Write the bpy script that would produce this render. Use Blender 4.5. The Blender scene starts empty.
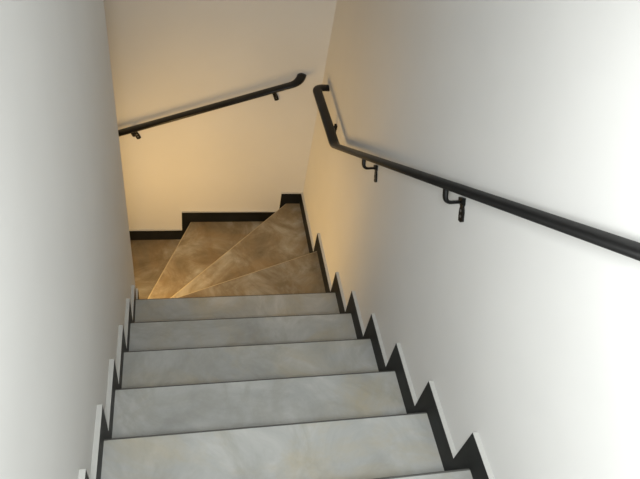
import bpy, bmesh, math
from mathutils import Vector, Matrix, Euler

C = bpy.context.scene.collection
S = bpy.context.scene

# ------------------------------------------------------------------ camera
cam_d = bpy.data.cameras.new('camera')
cam = bpy.data.objects.new('camera', cam_d)
C.objects.link(cam)
S.camera = cam
YAW, PITCH, ROLL, FPX = 0.3212, 0.7950, 0.2180, 595.2
CAM = Vector((0.2528, -0.5719, 1.5559))
fwd = Vector((math.sin(YAW) * math.cos(PITCH), math.cos(YAW) * math.cos(PITCH), -math.sin(PITCH)))
rgt = Vector((math.cos(YAW), -math.sin(YAW), 0))
upv = rgt.cross(fwd)
r2 = math.cos(ROLL) * rgt + math.sin(ROLL) * upv
u2 = -math.sin(ROLL) * rgt + math.cos(ROLL) * upv
rot = Matrix((r2, u2, -fwd)).transposed().to_4x4()
cam.matrix_world = Matrix.Translation(CAM) @ rot
cam_d.sensor_fit = 'HORIZONTAL'
cam_d.sensor_width = 36.0
cam_d.lens = FPX / 640.0 * 36.0
cam_d.clip_start = 0.02

# ------------------------------------------------------------------ world, lights, exposure
world = bpy.data.worlds.new('world')
S.world = world
world.use_nodes = True
bg = world.node_tree.nodes['Background']
bg.inputs[0].default_value = (0.85, 0.93, 1.0, 1)
bg.inputs[1].default_value = 0.0

def area(name, loc, target, size, size_y, power, color):
    d = bpy.data.lights.new(name, 'AREA')
    d.shape = 'RECTANGLE'
    d.size, d.size_y = size, size_y
    d.energy = power
    d.color = color
    o = bpy.data.objects.new(name, d)
    C.objects.link(o)
    o.location = loc
    o.rotation_euler = (Vector(target) - Vector(loc)).to_track_quat('-Z', 'Y').to_euler()
    return o

# daylight from the upper landing around the photographer
area('landing_daylight', (0.24, -0.58, 1.52), (0.98, -0.26, 0.80), 0.26, 0.50, 28.5, (0.965, 0.99, 0.975))
# warm lamp low on the far side of the inner wall, lighting the turn from below
area('stair_lamp', (-0.20, 1.52, -0.80), (0.80, 1.72, -0.95), 0.12, 0.70, 9.6, (1.0, 0.62, 0.22))

S.view_settings.view_transform = 'Standard'
S.view_settings.look = 'None'
S.view_settings.gamma = 1.0
S.view_settings.use_curve_mapping = False
S.view_settings.exposure = 0.0

# ------------------------------------------------------------------ dimensions
R, G = 0.17, 0.2583            # rise and going
W, YB = 1.0306, 2.336          # right wall, back wall
YE = 1.455                     # end of the inner (left) wall
T, OFF, H = 0.0149, 0.0601, 0.0895   # skirting thickness, step offset, height
Y6L, Y6R = 1.353, 1.736        # winder nosing lines
Y7L, X7 = 1.402, 0.918
X8W, X8 = -0.066, 0.289
TH = 0.030                     # marble slab

# ------------------------------------------------------------------ materials
def new_mat(name):
    m = bpy.data.materials.new(name)
    m.use_nodes = True
    nt = m.node_tree
    b = nt.nodes['Principled BSDF']
    return m, nt, b

def noise(nt, vec, scale, detail=4.0, rough=0.55, dist=0.0):
    n = nt.nodes.new('ShaderNodeTexNoise')
    n.inputs['Scale'].default_value = scale
    n.inputs['Detail'].default_value = detail
    n.inputs['Roughness'].default_value = rough
    n.inputs['Distortion'].default_value = dist
    nt.links.new(vec, n.inputs['Vector'])
    return n.outputs[0]

def ramp(nt, fac, stops):
    r = nt.nodes.new('ShaderNodeValToRGB')
    e = r.color_ramp.elements
    while len(e) < len(stops):
        e.new(0.5)
    for k, (p, c) in enumerate(stops):
        e[k].position = p
        e[k].color = (*c, 1) if len(c) == 3 else c
    nt.links.new(fac, r.inputs[0])
    return r.outputs[0]

def mix(nt, fac, a, b, mode='MIX'):
    m = nt.nodes.new('ShaderNodeMix')
    m.data_type = 'RGBA'
    m.blend_type = mode
    if isinstance(fac, float):
        m.inputs[0].default_value = fac
    else:
        nt.links.new(fac, m.inputs[0])
    nt.links.new(a, m.inputs[6])
    nt.links.new(b, m.inputs[7])
    return m.outputs[2]

def plaster(name, col):
    m, nt, b = new_mat(name)
    geo = nt.nodes.new('ShaderNodeNewGeometry').outputs['Position']
    n = noise(nt, geo, 2.2, 3.0)
    c = ramp(nt, n, [(0.3, tuple(x * 0.97 for x in col)), (0.7, tuple(min(1, x * 1.02) for x in col))])
    nt.links.new(c, b.inputs['Base Color'])
    b.inputs['Roughness'].default_value = 0.75
    b.inputs['Specular IOR Level'].default_value = 0.25
    bp = nt.nodes.new('ShaderNodeBump')
    bp.inputs['Strength'].default_value = 0.05
    bp.inputs['Distance'].default_value = 0.004
    nt.links.new(noise(nt, geo, 55, 3.0), bp.inputs['Height'])
    nt.links.new(bp.outputs[0], b.inputs['Normal'])
    return m

M_wall = plaster('white_wall_paint', (0.69, 0.69, 0.68))
M_ceil = plaster('ceiling_paint', (0.80, 0.80, 0.80))

def marble(name, brown=False):
    m, nt, b = new_mat(name)
    geo = nt.nodes.new('ShaderNodeNewGeometry').outputs['Position']
    oi = nt.nodes.new('ShaderNodeObjectInfo')
    mul = nt.nodes.new('ShaderNodeVectorMath'); mul.operation = 'SCALE'
    comb = nt.nodes.new('ShaderNodeCombineXYZ')
    for k in range(3):
        nt.links.new(oi.outputs['Random'], comb.inputs[k])
    nt.links.new(comb.outputs[0], mul.inputs[0])
    mul.inputs['Scale'].default_value = 9.0
    add = nt.nodes.new('ShaderNodeVectorMath'); add.operation = 'ADD'
    nt.links.new(geo, add.inputs[0]); nt.links.new(mul.outputs[0], add.inputs[1])
    v = add.outputs[0]
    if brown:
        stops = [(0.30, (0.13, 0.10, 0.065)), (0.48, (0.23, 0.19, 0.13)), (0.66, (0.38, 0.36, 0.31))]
    else:
        stops = [(0.30, (0.33, 0.34, 0.335)), (0.55, (0.43, 0.438, 0.425)), (0.75, (0.55, 0.555, 0.535))]
    clouds = ramp(nt, noise(nt, v, 4.2, 9.0, 0.66, 0.9), stops)
    tan = ramp(nt, noise(nt, v, 2.6, 8.0, 0.68, 0.9), [(0.47, (0, 0, 0)), (0.68, (0.75, 0.75, 0.75))])
    tcol = nt.nodes.new('ShaderNodeRGB')
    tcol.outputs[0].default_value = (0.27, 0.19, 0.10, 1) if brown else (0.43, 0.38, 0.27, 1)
    c1 = mix(nt, tan, clouds, tcol.outputs[0])
    # dark thin veins
    vn = noise(nt, v, 2.4, 6.0, 0.6, 0.9)
    veins = ramp(nt, vn, [(0.44, (0, 0, 0)), (0.50, (0.30, 0.30, 0.30) if not brown else (0.28, 0.28, 0.28)), (0.56, (0, 0, 0))])
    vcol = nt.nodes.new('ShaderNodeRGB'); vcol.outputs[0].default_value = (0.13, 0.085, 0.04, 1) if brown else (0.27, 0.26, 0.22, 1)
    c2 = mix(nt, veins, c1, vcol.outputs[0])
    nt.links.new(c2, b.inputs['Base Color'])
    rr = nt.nodes.new('ShaderNodeMapRange')
    rr.inputs['To Min'].default_value = 0.30
    rr.inputs['To Max'].default_value = 0.48
    nt.links.new(noise(nt, v, 9.0, 4.0), rr.inputs['Value'])
    nt.links.new(rr.outputs[0], b.inputs['Roughness'])
    return m
M_marble = marble('pale_grey_marble')
M_nose_lit = plaster('lit_marble_edge', (0.40, 0.35, 0.26))  # worn edge, paled in colour to paint lamp light catching the nosing
M_nose_shade = plaster('shaded_marble_edge', (0.11, 0.11, 0.105))  # unpolished edge, darkened in colour to paint the shade along the nosing
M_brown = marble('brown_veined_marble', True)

def slate():
    m, nt, b = new_mat('black_slate_skirting')
    geo = nt.nodes.new('ShaderNodeNewGeometry').outputs['Position']
    c = ramp(nt, noise(nt, geo, 14, 5.0), [(0.35, (0.004, 0.005, 0.005)), (0.7, (0.011, 0.012, 0.012))])
    nt.links.new(c, b.inputs['Base Color'])
    b.inputs['Roughness'].default_value = 0.5
    b.inputs['Specular IOR Level'].default_value = 0.3
    return m
M_slate = slate()
M_edge = plaster('painted_skirting_edge', (0.52, 0.52, 0.50))

def metal(name, col, rough, spec=0.5):
    m, nt, b = new_mat(name)
    geo = nt.nodes.new('ShaderNodeNewGeometry').outputs['Position']
    c = ramp(nt, noise(nt, geo, 30, 3.0), [(0.3, tuple(x * 0.85 for x in col)), (0.7, tuple(x * 1.15 for x in col))])
    nt.links.new(c, b.inputs['Base Color'])
    b.inputs['Roughness'].default_value = rough
    b.inputs['Specular IOR Level'].default_value = spec
    return m
M_rail = metal('black_handrail_cover', (0.006, 0.006, 0.006), 0.36, 0.36)
M_iron = metal('black_painted_iron', (0.004, 0.004, 0.004), 0.45, 0.25)
M_screw = metal('screw_head_steel', (0.10, 0.10, 0.10), 0.35)

# ------------------------------------------------------------------ helpers
def link_mesh(name, bm, mats, parent=None, smooth=False):
    bmesh.ops.recalc_face_normals(bm, faces=bm.faces[:])
    me = bpy.data.meshes.new(name)
    bm.to_mesh(me); bm.free()
    for m in (mats if isinstance(mats, (list, tuple)) else [mats]):
        me.materials.append(m)
    if smooth:
        for p in me.polygons:
            p.use_smooth = True
    o = bpy.data.objects.new(name, me)
    C.objects.link(o)
    if parent:
        o.parent = parent
    return o

def prism(bm, pts, d, mat=0):
    """closed prism: polygon pts extruded along vector d"""
    a = [bm.verts.new(p) for p in pts]
    b = [bm.verts.new(Vector(p) + Vector(d)) for p in pts]
    fs = [bm.faces.new(a), bm.faces.new(b[::-1])]
    n = len(pts)
    for k in range(n):
        fs.append(bm.faces.new((a[k], b[k], b[(k + 1) % n], a[(k + 1) % n])))
    for f in fs:
        f.material_index = mat
    return a, b, fs

def box(bm, lo, hi):
    x0, y0, z0 = lo; x1, y1, z1 = hi
    return prism(bm, [(x0, y0, z0), (x1, y0, z0), (x1, y1, z0), (x0, y1, z0)], (0, 0, z1 - z0))

def struct(name, bm, mats, **kw):
    o = link_mesh(name, bm, mats, **kw)
    o['kind'] = 'structure'
    return o

def label(o, text, cat, group=None):
    o['label'] = text; o['category'] = cat
    if group:
        o['group'] = group
    return o

def find_edge(bm, a, b):
    return bm.edges.get((a, b))

# ------------------------------------------------------------------ the shell
Z0, Z1 = -1.95, 2.55
X_FAR, Y_BACK = -2.6, -3.0
bm = bmesh.new(); box(bm, (W, Y_BACK - 0.15, Z0), (W + 0.15, YB + 0.15, Z1)); struct('wall_right', bm, M_wall)
bm = bmesh.new(); box(bm, (X_FAR, YB, Z0), (W, YB + 0.15, Z1)); struct('wall_back', bm, M_wall)
bm = bmesh.new()
a, b, _ = prism(bm, [(0, Y_BACK, Z0), (0, YE, Z0), (X_FAR, YE, Z0), (X_FAR, YE - 0.14, Z0), (-0.14, YE - 0.14, Z0), (-0.14, Y_BACK, Z0)], (0, 0, Z1 - Z0))
bmesh.ops.bevel(bm, geom=[find_edge(bm, a[1], b[1])], offset=0.012, segments=4, affect='EDGES')
struct('wall_left', bm, M_wall)
bm = bmesh.new(); box(bm, (-0.14, Y_BACK - 0.15, Z0), (W, Y_BACK, Z1)); struct('wall_front', bm, M_wall)
bm = bmesh.new(); box(bm, (X_FAR - 0.15, YE - 0.14, Z0), (X_FAR, YB + 0.15, Z1)); struct('wall_far', bm, M_wall)
bm = bmesh.new(); box(bm, (X_FAR - 0.15, Y_BACK - 0.15, Z1), (W + 0.15, YB + 0.15, Z1 + 0.12)); struct('ceiling', bm, M_ceil)
# upper landing (under the photographer) and the lower floor past the turn
bm = bmesh.new(); box(bm, (0, Y_BACK, R - 0.12), (W, -G, R)); struct('floor', bm, M_marble)
bm = bmesh.new(); box(bm, (X_FAR, YE, -10 * R - 0.12), (-0.33, YB, -10 * R)); struct('floor_lower', bm, M_marble)

# ------------------------------------------------------------------ marble steps
def step(i, poly, front, text, M=M_marble):
    """poly: xy outline, front: the two outline indices of the nosing; riser below the nosing"""
    z = -i * R
    bm = bmesh.new()
    a, b, _ = prism(bm, [(x, y, z - TH) for x, y in poly], (0, 0, TH))
    f0, f1 = front
    es = [find_edge(bm, b[f0], b[f1]), find_edge(bm, a[f0], a[f1])]
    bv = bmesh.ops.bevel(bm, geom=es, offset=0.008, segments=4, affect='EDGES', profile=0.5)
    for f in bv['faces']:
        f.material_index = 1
    o = link_mesh('stair_step', bm, [M, M_nose_shade if i < 6 else M_nose_lit])   # nosings painted as shaded on straight steps, as lamp-lit on the wedge steps
    label(o, text, 'stair step', 'marble steps of the staircase')
    p, q = Vector(poly[f0]), Vector(poly[f1])
    d = (q - p).normalized()
    n = Vector((-d.y, d.x))
    c = sum((Vector(v) for v in poly), Vector((0, 0))) / len(poly)
    if n.dot(c - p) < 0:
        n = -n
    lo_, hi_ = 0.018, 0.036
    def cut(pt, k):          # slide along the nosing so that the riser ends on the side walls
        return pt + n * k
    rp = [cut(p, lo_), cut(q, lo_), cut(q, hi_), cut(p, hi_)]
    bm = bmesh.new()
    prism(bm, [(v.x, v.y, z - R) for v in rp], (0, 0, R - TH))
    link_mesh('riser', bm, M, o)
    return o

BK = 0.04
xl, xr = T, W - T
texts = [
    'pale grey marble step at the bottom edge of the photo, only a sliver showing',
    'widest marble step, tan blotches right of its middle, second from the bottom edge',
    'grey marble straight step third from the bottom edge of the photo',
    'grey marble straight step fourth from the bottom edge, halfway down the flight',
    'grey marble straight step fifth from the bottom edge, directly before the last straight one',
    'last straight marble step, touching the brown wedge-shaped steps of the turn',
]
for i in range(6):
    y1 = i * G
    y0 = (i - 1) * G - (BK if i > 0 else 0.0)
    step(i, [(xl, y0), (xr, y0), (xr, y1), (xl, y1)], (2, 3), texts[i])
y5 = 5 * G
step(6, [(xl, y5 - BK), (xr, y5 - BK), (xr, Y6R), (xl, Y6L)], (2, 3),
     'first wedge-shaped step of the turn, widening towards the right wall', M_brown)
yb = YB - T
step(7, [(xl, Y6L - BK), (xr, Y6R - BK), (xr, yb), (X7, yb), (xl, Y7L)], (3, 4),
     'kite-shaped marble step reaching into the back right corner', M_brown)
s7 = (yb - Y7L) / (X7 - xl)
k = BK * math.sqrt(1 + s7 * s7)
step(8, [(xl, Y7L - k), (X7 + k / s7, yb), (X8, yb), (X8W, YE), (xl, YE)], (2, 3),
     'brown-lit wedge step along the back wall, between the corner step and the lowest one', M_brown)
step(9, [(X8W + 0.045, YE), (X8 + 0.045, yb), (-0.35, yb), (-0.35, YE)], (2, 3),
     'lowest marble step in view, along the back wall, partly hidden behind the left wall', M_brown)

# ------------------------------------------------------------------ stepped black skirting
def skirt(name, top, bottom, to3, d, split_edge=True):
    """top: outline along the upper stepped edge (u, z); bottom: lower outline back again.
    The upper cut edge takes the wall paint."""
    bm = bmesh.new()
    pts = top + bottom[::-1]
    a, b, fs = prism(bm, [to3(u, z) for u, z in pts], d)
    for k in range(len(top) - 1):
        fs[2 + k].material_index = 1
    return struct(name, bm, [M_slate, M_edge])

ys_r = [k * G for k in range(-1, 6)] + [Y6R]
def outline(ys, i0, end):
    top = [(ys[0] - 0.4, -i0 * R + H)]
    bot = [(ys[0] - 0.4, -i0 * R - 0.05)]
    for k, y in enumerate(ys):
        i = i0 + k
        top += [(y + OFF, -i * R + H), (y + OFF, -(i + 1) * R + H)]
        bot += [(y - 0.012, -i * R - 0.05), (y - 0.012, -(i + 1) * R - 0.05)]
    n = i0 + len(ys)
    top.append((end, -n * R + H)); bot.append((end, -n * R - 0.05))
    return top, bot
tp, bt = outline(ys_r[1:], 0, YB - T)
# the foot of the upper landing starts at y = -G
tp[0] = (-G, H); bt[0] = (-G, -0.05)
skirt('baseboard_right', tp, bt, lambda u, z: (W, u, z), (-T, 0, 0))
tp, bt = outline([k * G for k in range(0, 5)] + [5 * G - 0.045, 1.36], 0, YE)
tp[0] = (-G, H); bt[0] = (-G, -0.05)
skirt('baseboard_left', tp, bt, lambda u, z: (0, u, z), (T, 0, 0))
# back wall: runs from the right corner down to the left
tp = [(W, -7 * R + H), (X7 - 0.035, -7 * R + H), (X7 - 0.035, -8 * R + H),
      (X8 - 0.055, -8 * R + H), (X8 - 0.055, -9 * R + H), (-0.35, -9 * R + H)]
bt = [(W, -7 * R - 0.05), (X7 + 0.012, -7 * R - 0.05), (X7 + 0.012, -8 * R - 0.05),
      (X8 + 0.012, -8 * R - 0.05), (X8 + 0.012, -9 * R - 0.05), (-0.35, -9 * R - 0.05)]
skirt('baseboard_back', tp, bt, lambda u, z: (u, YB, z), (0, -T, 0))

# ------------------------------------------------------------------ handrails
def rounded_path(pts, radii, seg=7):
    out = [Vector(pts[0])]
    for k in range(1, len(pts) - 1):
        p0, p1, p2 = map(Vector, (pts[k - 1], pts[k], pts[k + 1]))
        r = radii[k - 1]
        a = p1 + (p0 - p1).normalized() * r
        b = p1 + (p2 - p1).normalized() * r
        for s in range(seg + 1):
            t = s / seg
            out.append((1 - t) ** 2 * a + 2 * t * (1 - t) * p1 + t * t * b)
    out.append(Vector(pts[-1]))
    return out

def d_profile(w, h, seg=8):
    """flat-bottomed handrail section with a rounded top: (side, up)"""
    pts = [(-w / 2 + 0.004, -h / 2), (w / 2 - 0.004, -h / 2), (w / 2, -h / 2 + 0.004)]
    for s in range(seg + 1):
        t = math.pi * s / seg
        pts.append((math.cos(t) * w / 2, -h / 2 + 0.010 + math.sin(t) * (h - 0.010)))
    pts.append((-w / 2, -h / 2 + 0.004))
    return pts

def sweep(bm, path, prof, up=Vector((0, 0, 1))):
    rings = []
    n = len(path)
    for k, p in enumerate(path):
        t = (path[min(k + 1, n - 1)] - path[max(k - 1, 0)]).normalized()
        side = t.cross(up).normalized()
        u = side.cross(t).normalized()
        rings.append([bm.verts.new(p + side * a + u * b) for a, b in prof])
    m = len(prof)
    for k in range(n - 1):
        for j in range(m):
            bm.faces.new((rings[k][j], rings[k][(j + 1) % m], rings[k + 1][(j + 1) % m], rings[k + 1][j]))
    bm.faces.new(rings[0]); bm.faces.new(rings[-1][::-1])

def handrail(name, path, text, loc):
    e = bpy.data.objects.new(name, None)
    C.objects.link(e)
    e.location = loc
    label(e, text, 'handrail', 'black handrails on the stair walls')
    off = Vector(loc)
    bm = bmesh.new()
    sweep(bm, [p - off for p in path], d_profile(RW, RH))
    r = link_mesh('rail', bm, M_rail, e)
    me = r.data
    for p in me.polygons:
        p.use_smooth = len(p.vertices) == 4
    return e

RW, RH, RD = 0.051, 0.020, 0.058     # rail width, thickness, distance of its centre line from the wall

def bracket(parent, top, wall_dir, run, drop=0.043, plate=0.060, dist=RD):
    """post under the rail, curved arm to the wall, narrow plate with two screws, all square to the rail;
    top = point under the rail, run = rail direction"""
    o = Vector(parent.location)
    top = Vector(top)
    wd = Vector(wall_dir)
    along = Vector(run).normalized()
    dn = wd.cross(along).normalized()
    if dn.z > 0:
        dn = -dn
    bm = bmesh.new()
    low = top + dn * drop
    wall = low + wd * (dist - 0.004)
    path = rounded_path([top - dn * 0.004, low + dn * 0.003, wall], [0.022], 8)
    rings = []
    n = len(path)
    for k2, p in enumerate(path):
        t = (path[min(k2 + 1, n - 1)] - path[max(k2 - 1, 0)]).normalized()
        nn = t.cross(along).normalized()
        f = k2 / (n - 1)
        hw, th = 0.0095, 0.0085 * (1 - f) + 0.0045 * f
        rings.append([bm.verts.new(p - o + along * math.cos(q) * hw + nn * math.sin(q) * th)
                      for q in [2 * math.pi * s / 10 for s in range(10)]])
    for k2 in range(n - 1):
        for j in range(10):
            bm.faces.new((rings[k2][j], rings[k2][(j + 1) % 10], rings[k2 + 1][(j + 1) % 10], rings[k2 + 1][j]))
    bm.faces.new(rings[0]); bm.faces.new(rings[-1])
    br = link_mesh('bracket', bm, M_iron, parent)
    # wall plate: waisted strap with a thicker head
    bm = bmesh.new()
    c = low + wd * dist - o
    prof = [(0.000, -0.012), (0.0120, -0.010), (0.0130, 0.000), (0.0125, 0.008), (0.0085, 0.014), (0.0115, 0.022),
            (0.0130, 0.030), (0.0130, plate - 0.004), (0.000, plate)]
    pts = [c + along * a + dn * b for a, b in prof] + [c - along * a + dn * b for a, b in prof[-2:0:-1]]
    prism(bm, pts, wd * -0.006)
    head = [c + along * a + dn * b for a, b in ((-0.0130, -0.012), (0.0130, -0.012), (0.0130, 0.007), (-0.0130, 0.007))]
    prism(bm, head, wd * -0.011)
    link_mesh('wall_plate', bm, M_iron, br)
    for zz in (0.026, 0.042):
        bm = bmesh.new()
        pts = [c + along * (math.cos(t) * 0.0040) + dn * (zz + math.sin(t) * 0.0040) - wd * 0.006
               for t in [2 * math.pi * s / 12 for s in range(12)]]
        prism(bm, pts, wd * -0.002)
        link_mesh('screw', bm, M_screw, br)
    return br

XR = W - RD
SL = R / G
ZL = -0.190                               # level part by the corner
def zr(y): return 0.495 - SL * (y - 0.638)
yk = 0.638 + (0.495 - ZL) / SL
YRET, XE = 2.185, W - 0.070
path = rounded_path([(XR, -0.75, zr(-0.75)), (XR, yk, ZL), (XE, YRET, ZL), (W, YRET, ZL)], [0.03, 0.045], 8)
h1 = handrail('handrail', path, 'long black handrail descending along the right wall', (W, yk, ZL))
run = (0, G, -R)
bracket(h1, (XR, 0.594, zr(0.594) - RH / 2), (1, 0, 0), run)
bracket(h1, (XR, 1.264, zr(1.264) - RH / 2), (1, 0, 0), run)
bracket(h1, (XR - 0.005, 1.900, ZL - RH / 2), (1, 0, 0), (0, 1, 0), dist=RD + 0.005)

YR = YB - RD
SB = (0.598 - 0.243) / (0.833 + 0.10)
def zb(x): return -0.243 - SB * (0.833 - x)
xe = 0.884
path = rounded_path([(-1.30, YR, zb(-1.30)), (xe, YR, zb(xe)), (xe + 0.022, YB, zb(xe) + 0.016)], [0.05], 8)
h2 = handrail('handrail', path, 'short black handrail descending leftwards along the back wall', (xe, YB, zb(xe)))
run = (-1, 0, -SB)
bracket(h2, (0.745, YR, zb(0.745) - RH / 2), (0, 1, 0), run)
bracket(h2, (-0.035, YR, zb(-0.035) - RH / 2), (0, 1, 0), run)
